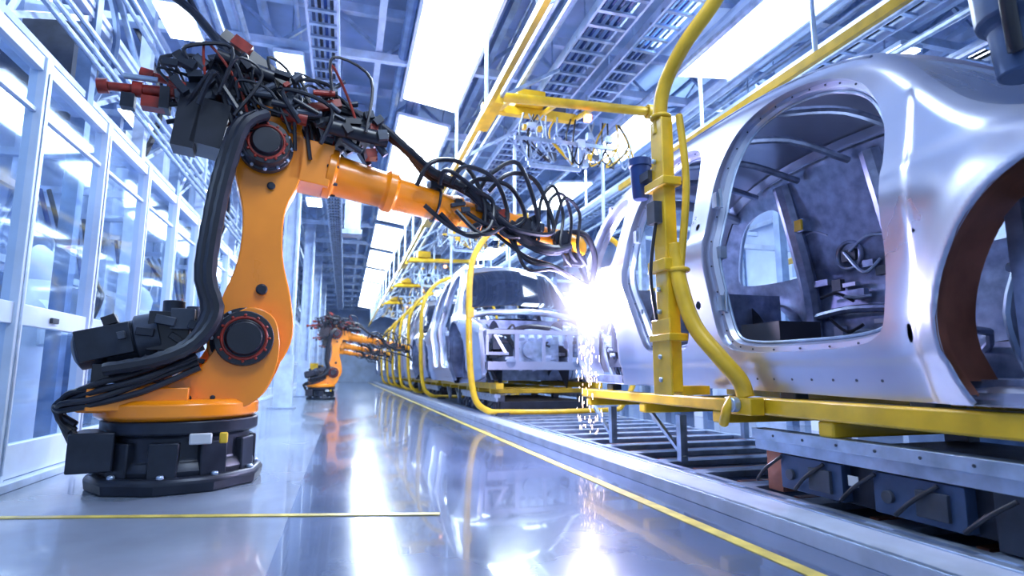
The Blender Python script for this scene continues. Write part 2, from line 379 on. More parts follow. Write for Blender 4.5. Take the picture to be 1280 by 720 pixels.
    a.box((.55,-.05,2.66),(.34,.3,.16),ORG,Matrix.Rotation(.11,3,'Y'))
    p0=V((.92,-.02,2.34)); p1=V((2.45,-.02,2.07)); 
    a.lathe(p0,p1,[(0,.2),(.04,.2),(.05,.165),(.3,.15),(.32,.175),(.36,.175),(.37,.145),(.68,.12),(.7,.14),(.74,.14),(.75,.115),(1,.105)],ORG,28)
    a.lathe(p1,(2.95,-.02,1.99),[(0,.115),(.1,.13),(.5,.13),(.55,.1),(1,.095)],ORG,24)
    a.lathe((2.9,-.02,2.0),(3.3,-.02,1.92),[(0,.08),(.25,.11),(.7,.115),(1,.07)],YOR,24)
    a.sph((3.22,-.02,1.93),.12,YOR)
    for k in range(8):
        an=k*math.pi/4; a.cyl(p0+V((-.01,math.cos(an)*.18,math.sin(an)*.18)),p0+V((.08,math.cos(an)*.18,math.sin(an)*.18)),.014,DRK,n=6)
    a.obj('forearm',e,bevel=.012)
    a=Acc()
    a.cyl((2.62,-.17,2.04),(2.62,.15,2.04),.09,BLK); a.cyl((3.02,-.15,1.97),(3.02,.12,1.97),.085,DRK)
    for t in(.6,.86):
        c=p0.lerp(p1,t); r=.14; a.ring(c,p1-p0,r,.013,BLK)
        a.box(c+V((0,0,r+.03)),(.12,.12,.06),CHR)
    for k in range(16):
        t=rnd.uniform(.7,1.25); c=p0.lerp(p1,t)+V((0,-.12,rnd.uniform(-.12,.1))); a.box(c,(rnd.uniform(.05,.14),.08,rnd.uniform(.03,.08)),rnd.choice([BLK,DRK,CHR,CHR,RED]),Matrix.Rotation(rnd.uniform(-.5,.5),3,'Y'))
    a.lathe((3.25,-.02,1.9),(3.4,-.02,1.42),[(0,.06),(.3,.06),(.32,.035),(.7,.03),(.75,.045),(.92,.04),(1,.015)],CHR,14)
    a.box((3.18,-.05,1.8),(.14,.12,.12),BLK); a.tube([(3.1,-.05,2.05),(3.3,-.08,2.05),(3.42,-.06,1.85),(3.4,-.03,1.6)],.03,BLK)
    a.obj('wrist_and_torch',e,bevel=.004)
    # dress pack: hoses
    a=Acc()
    def hs(pts,r,j=.03,m=BLK,ribs=1):
        a.tube([(p[0]+rnd.uniform(-j,j),p[1]+rnd.uniform(-j,j),p[2]+rnd.uniform(-j,j)) for p in pts],r,m,8,6,ribs)
    for k,(dx,dy) in enumerate(((0,0),(.05,-.04),(-.03,.05))):
        hs([(.40+dx,-.36+dy,2.6),(.28+dx,-.42+dy,2.45),(.2+dx,-.42+dy,2.15),(.15+dx,-.42+dy,1.8),(.14+dx,-.44+dy,1.4),(.2+dx,-.46+dy,1.15),(.1+dx,-.45+dy,.93),(-.1+dx,-.42+dy,.82),(-.35,-.4+dy,.76)],.04 if k<2 else .028,.012)
    for k in range(5):
        o=k*.025
        hs([(.15,-.4,.9-o),(-.15,-.42,.74-o),(-.4,-.4,.68-o),(-.56,-.34,.62-o),(-.6,-.28,.5),(-.5,-.3,.42-o)],.02,.025,ribs=0)
    for k in range(5):
        o=k*.035
        hs([(.5,-.2+o,2.72),(.9,-.22+o,2.75+o),(1.25,-.2+o,2.72+o),(1.5,-.22+o,2.56+o),(1.75,-.2+o,2.44),(2.1,-.2,2.28),(2.45,-.2+o,2.0),(2.8,-.2,1.84),(3.1,-.12,1.9)],.034 if k<3 else .024,.03)
    for k in range(6):
        x=1.65+.13*k
        hs([(x,-.2,2.3),(x+.1,-.28,2.42+rnd.uniform(0,.08)),(x+.35,-.25,2.42+rnd.uniform(-.1,.14)),(x+.55,-.2,2.2),(x+.5,-.22,1.98-rnd.uniform(0,.1)),(x+.25,-.24,1.95),(x+.05,-.22,2.1)],.02,.05,ribs=0)
    for k in range(3):
        x=2.75+k*.08
        hs([(x,-.18,1.95),(x+.05,-.2,2.3),(x+.15,-.2,2.42-k*.05),(x+.28,-.15,2.2),(x+.25,-.15,1.9),(x+.35,-.1,1.75)],.016,.03,ribs=0)
    for k in range(3): hs([(2.3+k*.1,-.15,2.0),(2.6,-.2,1.75-k*.04),(2.9,-.18,1.68),(3.15,-.12,1.6),(3.33,-.08,1.55)],.016,.02,ribs=0)
    a.obj('hose_dress_pack',e)
    # tool pack on elbow
    a=Acc()
    a.box((.1,-.15,2.5),(.2,.3,.34),BLK,Matrix.Rotation(.15,3,'Y')); a.box((.3,0,2.85),(.5,.4,.16),DRK,Matrix.Rotation(.2,3,'Y'))
    a.box((-.05,-.2,2.5),(.14,.2,.4),BLK,Matrix.Rotation(.1,3,'Y')); a.box((.0,-.1,2.75),(.3,.3,.12),CHR,Matrix.Rotation(-.15,3,'Y'))
    a.box((.75,-.05,2.75),(.5,.3,.14),BLK,Matrix.Rotation(.1,3,'Y')); a.box((.15,-.05,3.0),(.16,.2,.24),DRK,Matrix.Rotation(-.4,3,'Y'))
    a.box((1.1,-.1,2.66),(.24,.26,.18),DRK); a.cyl((.9,-.3,2.62),(1.35,-.3,2.58),.06,BLK); a.cyl((.1,-.3,3.02),(.5,-.25,2.95),.05,BLK)
    a.beam((.12,-.2,3.24),(.6,-.1,2.98),.07,.08,BLK); a.beam((.55,-.1,3.02),(.7,-.1,2.7),.07,.07,DRK)
    a.beam((.2,-.25,3.19),(.32,-.25,3.12),.06,.08,RED)
    for (p,q,r) in (((-.15,-.2,2.72),(-.34,-.2,2.70),.04),((-.34,-.2,2.70),(-.4,-.2,2.70),.055),((-.4,-.2,2.70),(-.54,-.22,2.68),.03),((-.54,-.22,2.68),(-.6,-.22,2.67),.05),((-.12,-.1,2.84),(-.3,-.12,2.85),.03),((-.3,-.12,2.85),(-.38,-.12,2.86),.045)):
        a.cyl(p,q,r,RED)
    a.box((-.27,-.2,2.61),(.14,.1,.08),RED); a.box((-.42,-.2,2.6),(.08,.08,.1),DRK); a.box((-.2,-.2,2.65),(.06,.14,.16),BLK); a.cyl((-.45,-.25,2.76),(-.25,-.25,2.77),.02,STL)
    a.beam((.72,-.3,2.72),(.98,-.3,2.82),.05,.06,RED); a.box((1.25,-.15,2.72),(.12,.2,.14),CHR)
    a.cyl((.56,-.3,2.66),(.74,-.3,2.64),.05,RED)
    for k in range(130):
        c=V((rnd.uniform(-.2,1.3),rnd.uniform(-.38,.15),0)); c.z=2.93-.24*abs(c.x-.1)+rnd.uniform(-.2,.15)
        if c.x<.2: c.z-=rnd.uniform(0,.35)
        q=Matrix.Rotation(rnd.uniform(-1,1),3,'Y')
        if k%3: a.box(c,(rnd.uniform(.04,.15),rnd.uniform(.04,.12),rnd.uniform(.03,.08)),rnd.choice([BLK,BLK,DRK,CHR,DRK,BLK,RED]),q)
        else: a.cyl(c,c+q@V((rnd.uniform(.06,.2),0,0)),rnd.uniform(.014,.035),rnd.choice([BLK,DRK,CHR,BLK,RED]),n=10)
    for k in range(50):
        x=rnd.uniform(-.25,.95); y=rnd.uniform(-.42,.1); z=rnd.uniform(2.55,2.9)
        a.tube([(x,y,z),(x+rnd.uniform(-.15,.2),y-.05,z+rnd.uniform(.05,.28)),(x+rnd.uniform(.05,.3),y,z+rnd.uniform(-.05,.2)),(x+rnd.uniform(.1,.4),y,z-rnd.uniform(.1,.3))],rnd.uniform(.008,.02),BLK if k%12 else RED,6,5)
    a.obj('spot_weld_tool_pack',e,bevel=.005)
    return e
robot((-1.12,4.6,0),math.radians(7.9))
robot((-.62,17.0,0),math.radians(7.9)).scale=(.75,.75,.75)
robot((-.75,23,0),math.radians(7.9)).scale=(.75,.75,.75)
robot((-.8,30,0),math.radians(7.9)).scale=(.75,.75,.75)
a=Acc(); a.tube([(-1.0,4.85,3.3),(-1.25,4.85,3.6),(-1.6,4.9,4.0),(-1.75,4.9,5.0),(-1.75,5.0,6.2)],.035,BLK,8,6); a.tube([(-.9,4.85,3.3),(-1.3,4.9,3.7),(-1.5,4.9,4.4),(-1.55,5,6.2)],.022,BLK,8,6); a.obj('overhead_hose')
# ------------------------------------------------------------ car bodies
def psd(P,poly):
    A=np.array(poly); B=np.roll(A,-1,0); d=np.full(len(P),1e9); ins=np.zeros(len(P),bool)
    for p,q in zip(A,B):
        e=q-p; w=P-p; t=np.clip((w@e)/(e@e+1e-12),0,1); dd=w-t[:,None]*e; d=np.minimum(d,(dd**2).sum(1))
        c=((p[1]>P[:,1])!=(q[1]>P[:,1])); 
        with np.errstate(divide='ignore',invalid='ignore'): xi=(q[0]-p[0])*(P[:,1]-p[1])/(q[1]-p[1])+p[0]
        ins^=(c&(P[:,0]<xi))
    d=np.sqrt(d); return np.where(ins,-d,d)
def cl(pts,n=8): return [(q.x,q.y) for q in cat([(p[0],p[1],0) for p in pts],n,True)]
OUT=[(0.05,.85),(0.05,1.3),(.12,1.42),(.6,1.56),(1.15,1.66),(1.42,1.74),(1.62,1.86),(1.82,2.08),(2.02,2.30),(2.25,2.44),(2.65,2.56),(3.2,2.64),(4.0,2.66),(4.7,2.6),(5.2,2.45),(5.55,2.1),(5.75,1.8),(5.86,1.6),(5.9,1.2),(5.88,.85),(5.75,.68),(4.5,.64),(3.0,.64),(1.6,.62),(.3,.68)]
OUTP=cl(OUT,4)
DOOR1=cl([(2.0,1.06),(2.05,.92),(2.22,.87),(2.6,.86),(2.98,.87),(3.17,.93),(3.26,1.12),(3.3,1.45),(3.31,1.8),(3.28,2.15),(3.15,2.38),(2.9,2.46),(2.6,2.43),(2.35,2.34),(2.12,2.18),(1.98,1.94),(1.95,1.7),(1.96,1.35)],6)
DOOR2=cl([(3.54,1.05),(3.6,.92),(3.75,.88),(4.0,.88),(4.18,.94),(4.32,1.15),(4.47,1.5),(4.53,1.85),(4.46,2.2),(4.28,2.42),(4.05,2.49),(3.8,2.48),(3.6,2.38),(3.52,2.15),(3.5,1.8),(3.51,1.4)],6)
QW=cl([(4.75,1.8),(4.85,1.72),(5.3,1.74),(5.42,1.85),(5.2,2.2),(4.95,2.36),(4.75,2.35),(4.7,2.1)],5)
WR1=cl([(2.15,1.62),(3.2,1.58),(3.28,1.7),(3.22,2.2),(3.05,2.38),(2.6,2.36),(2.3,2.1),(2.1,1.78)],5)
WR2=cl([(4.45,1.7),(4.55,1.6),(5.3,1.62),(5.42,1.75),(5.25,2.15),(5.0,2.36),(4.6,2.4),(4.46,2.2)],5)
def circ(cx,cy,r,n=64): return [(cx+r*math.cos(2*math.pi*i/n),cy+r*math.sin(2*math.pi*i/n)) for i in range(n)]
ARF=circ(1.1,.9,.62); ARR=circ(5.05,.9,.52)
SLOTS=[cl([(1.875,.88),(1.9,.88),(1.9,.95),(1.875,.95)],3),circ(1.80,1.34,.012,16),circ(3.41,1.2,.03,16),circ(3.41,1.75,.025,16)]
CX=3.32
TP=[p for p in OUTP[8:4*16+1]]
def topz(Y):
    for (a0,b0),(a1,b1) in zip(TP,TP[1:]):
        if a0<=Y<=a1: return b0+(b1-b0)*(Y-a0)/max(1e-6,a1-a0)
    return TP[0][1] if Y<TP[0][0] else TP[-1][1]
def sidex(Y,Z):
    x=0.0
    if Z>1.45: x+=.25*((Z-1.45)/1.05)**1.8
    if Z<1.0: x+=.08*((1.0-Z)/.4)**2
    if Y<1.3: x+=.12*((1.3-Y)/1.3)**2
    if Y>4.9: x+=.16*((Y-4.9)/1.05)**2
    x-=.035*math.exp(-((Z-1.5)/.22)**2)
    # character line below the belt and rocker step
    x-=.012*(1/(1+math.exp(-(1.66-Z)/.012)))*math.exp(-max(0,1.66-Z)/.35)
    x+=.014*(1/(1+math.exp(-(.80-Z)/.008)))
    for cy,r in((1.1,.62),(5.05,.52)):
        d=math.hypot(Y-cy,Z-.9)-r; x-=.06*math.exp(-(d/.14)**2)
        if 0<d<.05: x-=.010*(1-d/.05)
    # fender / pillar panel step
    x-=.014*(1/(1+math.exp((Y-(1.84+.02*math.sin(Z*3)))/.006)))
    d=topz(Y)-Z
    if d<.13: x+=.075*(1-max(d,0)/.13)**2.2
    return x
def solid(P,outer,holes):
    d=psd(P,outer)
    for h in holes: d=np.maximum(d,-psd(P,h))
    return d
def side_grid(outer,holes,step,off,sgn):
    ny=int(5.95/step)+1; nz=int(2.12/step)+1
    ysr=np.linspace(0,6.0,ny)+.0007; zsr=np.linspace(.58,2.74,nz)+.0003
    Y,Z=np.meshgrid(ysr,zsr,indexing='ij'); P=np.stack([Y.ravel(),Z.ravel()],1)
    S=solid(P,outer,holes); vmap={}; pts=[]; fs=[]
    def vid(i):
        if i not in vmap: vmap[i]=len(pts); pts.append(tuple(P[i]))
        return vmap[i]
    def eid(i,j):
        k=(min(i,j),max(i,j),'e')
        if k not in vmap:
            t=S[i]/(S[i]-S[j]); q=P[i]*(1-t)+P[j]*t; vmap[k]=len(pts); pts.append(tuple(q))
        return vmap[k]
    for i in range(ny-1):
        for j in range(nz-1):
            c=(i*nz+j,(i+1)*nz+j,(i+1)*nz+j+1,i*nz+j+1); sg=[S[k]<0 for k in c]
            if all(sg): fs.append(tuple(vid(k) for k in c))
            elif any(sg):
                f=[]
                for q in range(4):
                    A,B=c[q],c[(q+1)%4]
                    if S[A]<0: f.append(vid(A))
                    if (S[A]<0)!=(S[B]<0): f.append(eid(A,B))
                if len(f)>2: fs.append(tuple(f))
    vs=[]
    for y,z in pts:
        x=2.32+sidex(y,z)+off; vs.append((x if sgn>0 else 2*CX-x,y,z))
    return vs,fs
def offset_poly(poly,d):
    c=[V((p[0],p[1])) for p in poly]; n=len(c); out=[]
    ar=sum(c[i].x*c[(i+1)%n].y-c[(i+1)%n].x*c[i].y for i in range(n)); s=1 if ar>0 else -1
    for i in range(n):
        t=(c[(i+1)%n]-c[i-1]); 
        if t.length<1e-6: out.append((c[i].x,c[i].y)); continue
        t.normalize(); out.append((c[i].x-t.y*d*s,c[i].y+t.x*d*s))
    return out  # positive d = shrink
car_parts=[]
def mk(name,vs,fs,m,th=0,reg=True):
    me=bpy.data.meshes.new(name); me.from_pydata(vs,[],fs); me.materials.append(m)
    bm=bmesh.new(); bm.from_mesh(me); bmesh.ops.recalc_face_normals(bm,faces=bm.faces); bm.to_mesh(me); bm.free()
    me.polygons.foreach_set('use_smooth',[True]*len(me.polygons))
    if reg: car_parts.append((name,me,th))
    return me
for sgn,nm in((1,'left'),(-1,'right')):
    st=.018 if sgn>0 else .06
    HO=[DOOR1,DOOR2,QW] if sgn>0 else [WR1,WR2]
    vs,fs=side_grid(OUTP,HO+[ARF,ARR]+(SLOTS if sgn>0 else []),st,0,sgn); mk('outer_side_'+nm,vs,fs,CAR)
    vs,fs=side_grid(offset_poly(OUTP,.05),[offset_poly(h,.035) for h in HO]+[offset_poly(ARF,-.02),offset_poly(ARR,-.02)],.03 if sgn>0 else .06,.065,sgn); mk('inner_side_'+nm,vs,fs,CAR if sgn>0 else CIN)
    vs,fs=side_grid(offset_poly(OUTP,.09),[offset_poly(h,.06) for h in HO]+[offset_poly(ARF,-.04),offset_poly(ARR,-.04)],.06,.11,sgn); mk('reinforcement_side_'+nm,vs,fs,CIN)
    a=Acc()
    for poly,d2,mm in [(h,.035,CAR) for h in HO]+[(ARF,-.02,COP),(ARR,-.02,CIN),(OUTP,.05,CAR)]:
        P2=offset_poly(poly,d2); P3=offset_poly(P2,.025) if mm is CAR else P2; n=len(poly); vs=[]
        deep=.11 if mm is CAR else .24
        e4=.004 if d2>0 else -.002
        rows=((poly,0.0),(offset_poly(poly,e4),.012),(offset_poly(poly,e4),.06),(P2,.065),(P3,deep))
        for k,(pl,o) in enumerate(rows):
            for y,z in pl:
                x=2.32+sidex(y,z)+o; vs.append((x if sgn>0 else 2*CX-x,y,z))
        fs=[(k*n+i,k*n+(i+1)%n,(k+1)*n+(i+1)%n,(k+1)*n+i) for k in range(4) for i in range(n)]
        if mm is not CAR: fs=[f for f in fs if vs[f[0]][2]>.66]
        a.add(vs,fs,mm)
    for cy,r in((1.1,.66),(5.05,.56)):
        x=2.32+.5; x=x if sgn>0 else 2*CX-x
        n=32; vs=[(x,cy,.9)]+[(x,cy+r*math.cos(math.pi*2*i/n),.9+r*math.sin(math.pi*2*i/n)) for i in range(n)]
        a.add(vs,[(0,1+i,1+(i+1)%n) for i in range(n) if vs[1+i][2]>.6],DRK)
        if sgn>0:
            for k in range(9): a.tube([(x-.05,cy-.5+.14*k,.68),(x-.14,cy-.48+.14*k,1.0),(x-.05,cy-.4+.12*k,1.35)],.022,[DRK,CHR,STL][k%3],8)
            a.bb((x-.16,cy-.4,.8),(x-.04,cy+.5,.88),CHR); a.bb((x-.2,cy+.1,.95),(x-.04,cy+.35,1.25),DRK); a.bb((x-.22,cy+.36,1.0),(x-.1,cy+.5,1.12),STL)
            for k in range(6): a.cyl((x-.2,cy+.3+.05*k,.92+.05*k),(x-.24,cy+.3+.05*k,.92+.05*k),.02,STL,n=10)
    if sgn>0:
        # spot-weld rows, seal flange, hinges and striker on the apertures
        for poly in(DOOR1,DOOR2):
            for (y,z) in offset_poly(poly,.018)[::3]:
                x=2.32+sidex(y,z)+.062; a.cyl((x,y,z),(x-.004,y,z),.006,CHR,n=8)
            ip=offset_poly(poly,.062); a.tube([(2.32+sidex(y,z)+.10,y,z) for y,z in ip[::2]]+[(2.32+sidex(*ip[0])+.10,*ip[0])],.009,STL,6,2)
        for Yh in(3.22,4.34):
            for z in(1.15,1.85): a.bb((2.36,Yh-.0,z),(2.41,Yh+.05,z+.1),STL); a.cyl((2.385,Yh-.015,z-.01),(2.385,Yh-.015,z+.12),.012,STL,n=10)
        a.bb((2.37,3.22,1.5),(2.42,3.27,1.58),STL); a.bb((2.37,1.99,1.42),(2.42,2.03,1.5),STL)
        for k in range(8): a.cyl((2.345+sidex(2.1+k*.14,.7),2.1+k*.14,.71),(2.315+sidex(2.1+k*.14,.7),2.1+k*.14,.71),.007,CHR,n=10)
        # roof drip moulding
        a.tube([(2.32+sidex(y,topz(y)-.03)-.002,y,topz(y)-.03) for y in [2.15+.2*k for k in range(16)]],.010,CIN,6,3)
    me=bpy.data.meshes.new('jamb'); me.from_pydata([tuple(v) for v in a.v],[],a.f)
    for m in a.mats: me.materials.append(m)
    me.polygons.foreach_set('material_index',a.mi); me.polygons.foreach_set('use_smooth',[True]*len(a.f)); me.set_sharp_from_angle(angle=.7)
    car_parts.append(('door_jambs_'+nm,me,0))
def cross_skin(Y0,Y1,NY,crown,bow=0,inset=0):
    vs=[];fs=[];NX=20
    for i in range(NY+1):
        Y=Y0+(Y1-Y0)*i/NY; z=topz(Y); xl=2.32+sidex(Y,z)+inset
        for j in range(NX+1):
            t=j/NX; ft=2*t-1; vs.append((xl+(2*CX-2*xl)*t,Y-bow*(1-ft*ft),z+crown*(1-ft*ft)-.001))
    for i in range(NY):
        for j in range(NX): q=i*(NX+1)+j; fs.append((q,q+1,q+NX+2,q+NX+1))
    return vs,fs
mk('roof_skin',*cross_skin(2.2,5.15,60,.07),CAR)
WS=mk('windscreen',*cross_skin(1.42,2.18,12,.08,.1,.05),WSG,0,False)
WC=mk('windscreen_panel',*cross_skin(1.3,2.21,24,.0,0,0),CAR,0,False)
HD=mk('bonnet',*cross_skin(.1,1.28,20,.06,0,0),CAR,0,False)
a=Acc()
L,R=2.42,2*CX-2.42
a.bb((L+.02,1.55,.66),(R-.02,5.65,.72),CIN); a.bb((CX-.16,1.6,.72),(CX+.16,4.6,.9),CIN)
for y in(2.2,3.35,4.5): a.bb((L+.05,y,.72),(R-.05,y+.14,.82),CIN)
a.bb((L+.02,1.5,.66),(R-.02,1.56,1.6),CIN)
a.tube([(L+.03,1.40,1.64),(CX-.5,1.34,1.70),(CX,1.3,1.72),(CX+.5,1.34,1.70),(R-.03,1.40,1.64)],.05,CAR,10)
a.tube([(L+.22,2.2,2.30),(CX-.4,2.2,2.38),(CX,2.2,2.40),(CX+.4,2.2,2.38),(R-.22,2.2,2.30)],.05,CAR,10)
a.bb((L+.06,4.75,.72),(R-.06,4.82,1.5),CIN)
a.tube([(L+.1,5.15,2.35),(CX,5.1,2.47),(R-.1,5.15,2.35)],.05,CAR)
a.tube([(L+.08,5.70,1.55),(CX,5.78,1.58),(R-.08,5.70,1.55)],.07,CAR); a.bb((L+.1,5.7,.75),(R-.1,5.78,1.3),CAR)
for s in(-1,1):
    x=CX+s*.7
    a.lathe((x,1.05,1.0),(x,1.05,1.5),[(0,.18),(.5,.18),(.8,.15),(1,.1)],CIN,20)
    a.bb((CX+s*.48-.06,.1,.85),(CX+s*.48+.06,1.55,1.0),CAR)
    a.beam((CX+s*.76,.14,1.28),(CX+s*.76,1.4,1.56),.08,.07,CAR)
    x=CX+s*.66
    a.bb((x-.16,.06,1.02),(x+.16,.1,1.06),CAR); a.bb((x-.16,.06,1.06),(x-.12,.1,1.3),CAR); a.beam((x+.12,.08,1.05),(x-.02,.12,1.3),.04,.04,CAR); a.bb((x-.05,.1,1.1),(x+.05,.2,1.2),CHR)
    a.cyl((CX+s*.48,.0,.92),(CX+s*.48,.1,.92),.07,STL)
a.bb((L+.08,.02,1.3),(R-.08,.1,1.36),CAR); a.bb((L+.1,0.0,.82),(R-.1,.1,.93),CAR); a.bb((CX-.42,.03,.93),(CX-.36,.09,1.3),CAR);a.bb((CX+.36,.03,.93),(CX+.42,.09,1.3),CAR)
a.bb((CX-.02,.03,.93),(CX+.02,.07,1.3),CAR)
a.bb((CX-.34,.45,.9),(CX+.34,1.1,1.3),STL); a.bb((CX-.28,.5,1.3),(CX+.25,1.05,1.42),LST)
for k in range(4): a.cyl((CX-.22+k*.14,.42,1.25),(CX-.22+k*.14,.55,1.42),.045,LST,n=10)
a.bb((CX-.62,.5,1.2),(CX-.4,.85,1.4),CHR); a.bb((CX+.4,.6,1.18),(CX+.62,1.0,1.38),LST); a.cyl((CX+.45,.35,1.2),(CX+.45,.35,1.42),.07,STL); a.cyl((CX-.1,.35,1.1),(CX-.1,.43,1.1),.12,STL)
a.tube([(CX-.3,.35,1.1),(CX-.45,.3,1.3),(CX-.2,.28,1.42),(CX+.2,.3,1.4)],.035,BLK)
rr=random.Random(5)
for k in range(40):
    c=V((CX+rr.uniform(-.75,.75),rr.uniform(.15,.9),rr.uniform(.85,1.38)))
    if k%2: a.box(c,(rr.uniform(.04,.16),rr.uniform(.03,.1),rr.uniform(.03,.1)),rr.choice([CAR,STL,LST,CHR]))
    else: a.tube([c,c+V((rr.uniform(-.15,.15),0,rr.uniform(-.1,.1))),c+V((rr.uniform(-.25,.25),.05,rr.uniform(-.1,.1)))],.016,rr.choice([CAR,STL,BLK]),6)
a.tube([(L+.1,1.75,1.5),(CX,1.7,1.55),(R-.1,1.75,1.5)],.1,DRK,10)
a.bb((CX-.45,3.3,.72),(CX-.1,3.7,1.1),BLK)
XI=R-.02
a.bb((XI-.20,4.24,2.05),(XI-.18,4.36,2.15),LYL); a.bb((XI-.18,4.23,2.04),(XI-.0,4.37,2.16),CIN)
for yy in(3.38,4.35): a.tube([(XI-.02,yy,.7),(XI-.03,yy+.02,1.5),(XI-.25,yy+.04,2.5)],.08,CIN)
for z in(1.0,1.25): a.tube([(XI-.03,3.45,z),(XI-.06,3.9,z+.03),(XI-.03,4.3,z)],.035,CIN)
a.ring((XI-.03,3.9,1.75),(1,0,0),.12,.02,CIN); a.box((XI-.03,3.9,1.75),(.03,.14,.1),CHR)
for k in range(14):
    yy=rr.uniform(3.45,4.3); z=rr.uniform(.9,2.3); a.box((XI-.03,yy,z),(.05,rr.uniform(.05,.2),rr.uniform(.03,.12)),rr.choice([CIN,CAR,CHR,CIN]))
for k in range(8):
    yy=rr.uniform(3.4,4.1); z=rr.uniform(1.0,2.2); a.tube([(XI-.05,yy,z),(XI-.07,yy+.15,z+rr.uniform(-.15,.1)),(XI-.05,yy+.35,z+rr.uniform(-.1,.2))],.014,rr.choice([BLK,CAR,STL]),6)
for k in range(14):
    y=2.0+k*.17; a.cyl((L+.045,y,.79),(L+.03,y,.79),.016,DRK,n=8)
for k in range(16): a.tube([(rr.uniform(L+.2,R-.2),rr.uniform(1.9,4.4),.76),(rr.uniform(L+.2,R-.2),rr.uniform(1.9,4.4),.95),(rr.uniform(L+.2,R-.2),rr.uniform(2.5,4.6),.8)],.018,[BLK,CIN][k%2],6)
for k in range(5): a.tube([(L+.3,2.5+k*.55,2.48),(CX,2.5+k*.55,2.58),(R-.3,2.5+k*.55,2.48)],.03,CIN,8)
st=a.obj('car_structure_src',bevel=.01); st_me=st.data; car_parts.append(('underbody_and_engine_bay',st_me,0)); bpy.data.objects.remove(st)
jam2={}
for k,dy in enumerate([0,9.0,15.0,21.0,27.0,33.0]):
    s=1.0 if k==0 else 1.2
    e=empty('car_body_shell',(0 if k==0 else 1.96-2.32*s,dy,0 if k==0 else -.2)); e.scale=(s,1,s)
    parts=car_parts+([('windscreen_panel',WC,0),('bonnet',HD,0)] if k==0 else [('windscreen',WS,0)])
    for nm,me,th in parts:
        if k and nm.startswith('door_jambs'):
            if nm not in jam2:
                m2=me.copy()
                for q in range(len(m2.materials)):
                    if m2.materials[q]==COP: m2.materials[q]=CIN
                jam2[nm]=m2
            me=jam2[nm]
        o=bpy.data.objects.new(nm,me); bpy.context.collection.objects.link(o); o.parent=e
# ------------------------------------------------------------ skid and hanger frames
def skid(dy,dz=0):
    e=empty('conveyor_skid',(0,dy,dz)); a=Acc()
    for x in(2.36,4.1):
        a.bb((x,.1,.5),(x+.13,3.0,.6),YEL); a.bb((x,3.0,.5),(x+.1,5.6,.58),YEL)
    for y in(.5,1.4,2.4,3.3,4.3,5.4): a.bb((2.37,y,.42),(4.2,y+.1,.5),YEL)
    for y in(.8,1.9,2.7,4,5): a.bb((2.42,y,.58),(2.52,y+.12,.64),CHR); a.bb((4.12,y,.58),(4.22,y+.12,.64),CHR)
    a.obj('yellow_skid_rails',e,bevel=.012)
    a=Acc()
    a.bb((2.36,.2,.36),(2.46,3.0,.42),STL); a.bb((2.38,.2,.30),(2.42,3.0,.36),STL); a.bb((4.05,.2,.33),(4.15,5.5,.42),STL)
    for k in range(12): a.cyl((2.36,.4+k*.22,.39),(2.355,.4+k*.22,.39),.008,CHR,n=8)
    a.bb((2.46,.2,.1),(4.0,2.95,.3),DRK)
    for y in(.4,1.1,1.8,2.4):
        a.bb((2.40,y,.11),(2.5,y+.42,.29),DST if y in(1.8,2.4) else CHR); a.bb((2.38,y+.06,.14),(2.4,y+.2,.25),CHR); a.cyl((2.42,y+.34,.19),(2.38,y+.34,.19),.028,CHR)
    for y in(.3,1.6,2.86): a.bb((2.44,y,.07),(2.56,y+.12,.4),COP if y>2 else CHR); a.bb((3.9,y,.07),(4.0,y+.16,.4),CHR)
    a.bb((2.395,2.3,.2),(2.40,2.36,.25),LBL)
    for k in range(9): a.tube([(2.39,.4+k*.3,.28),(2.36,.5+k*.3,.2),(2.38,.6+k*.3,.12)],.01,BLK,6)
    for y in(4.0,5.2): a.bb((2.5,y,.07),(2.56,y+.06,.42),STL); a.bb((4.0,y,.07),(4.06,y+.06,.42),STL); a.beam((2.53,y,.1),(2.53,y+.5,.42),.03,.03,STL)
    a.obj('lift_table',e,bevel=.006)
skid(0)
for d in(9.0,15.0,21.0,27.0): skid(d,-.03)
e=empty('yellow_carrier_frame'); a=Acc()
a.bb((2.03,3.33,.62),(2.12,3.48,2.5),YEL); a.bb((2.015,3.3,.6),(2.03,3.53,1.1),YEL); a.bb((2.0,3.28,.95),(2.14,3.54,1.0),YEL); a.bb((2.0,3.28,2.0),(2.14,3.54,2.06),YEL)
a.bb((2.0,3.3,1.42),(2.15,3.53,1.5),YEL); a.bb((2.12,3.36,.6),(2.34,3.46,.66),YEL)
a.tube([(2.07,3.42,2.4),(2.08,3.38,2.7),(2.14,3.2,2.95),(2.3,2.98,3.25),(2.45,2.8,3.7),(2.55,2.7,4.3),(2.55,2.7,4.65)],.05,YEL,14)
a.tube([(2.1,3.34,1.6),(2.1,3.3,1.35),(2.13,3.2,1.05),(2.2,3.05,.84),(2.28,2.98,.7),(2.3,2.96,.6)],.052,YEL,14)
a.tube([(2.11,3.3,1.4),(2.16,3.26,2.0),(2.14,3.28,2.5)],.025,YEL,10)
a.ring((2.07,3.4,2.52),(0,0,1),.06,.018,YEL); a.ring((2.11,3.32,1.42),(0,0,1),.06,.018,YEL)
a.bb((2.25,2.86,.5),(2.35,3.1,.6),YEL); a.cyl((2.2,2.98,.56),(2.25,2.98,.56),.045,STL); a.tube([(2.23,2.98,.6),(2.19,3.0,.52),(2.21,3.06,.44)],.03,YEL)
for z in(.7,.85,1.15,1.3,1.8,2.2): a.cyl((2.028,3.42,z),(2.0,3.42,z),.018,STL,n=8)
a.obj('frame_tubes',e,bevel=.008)
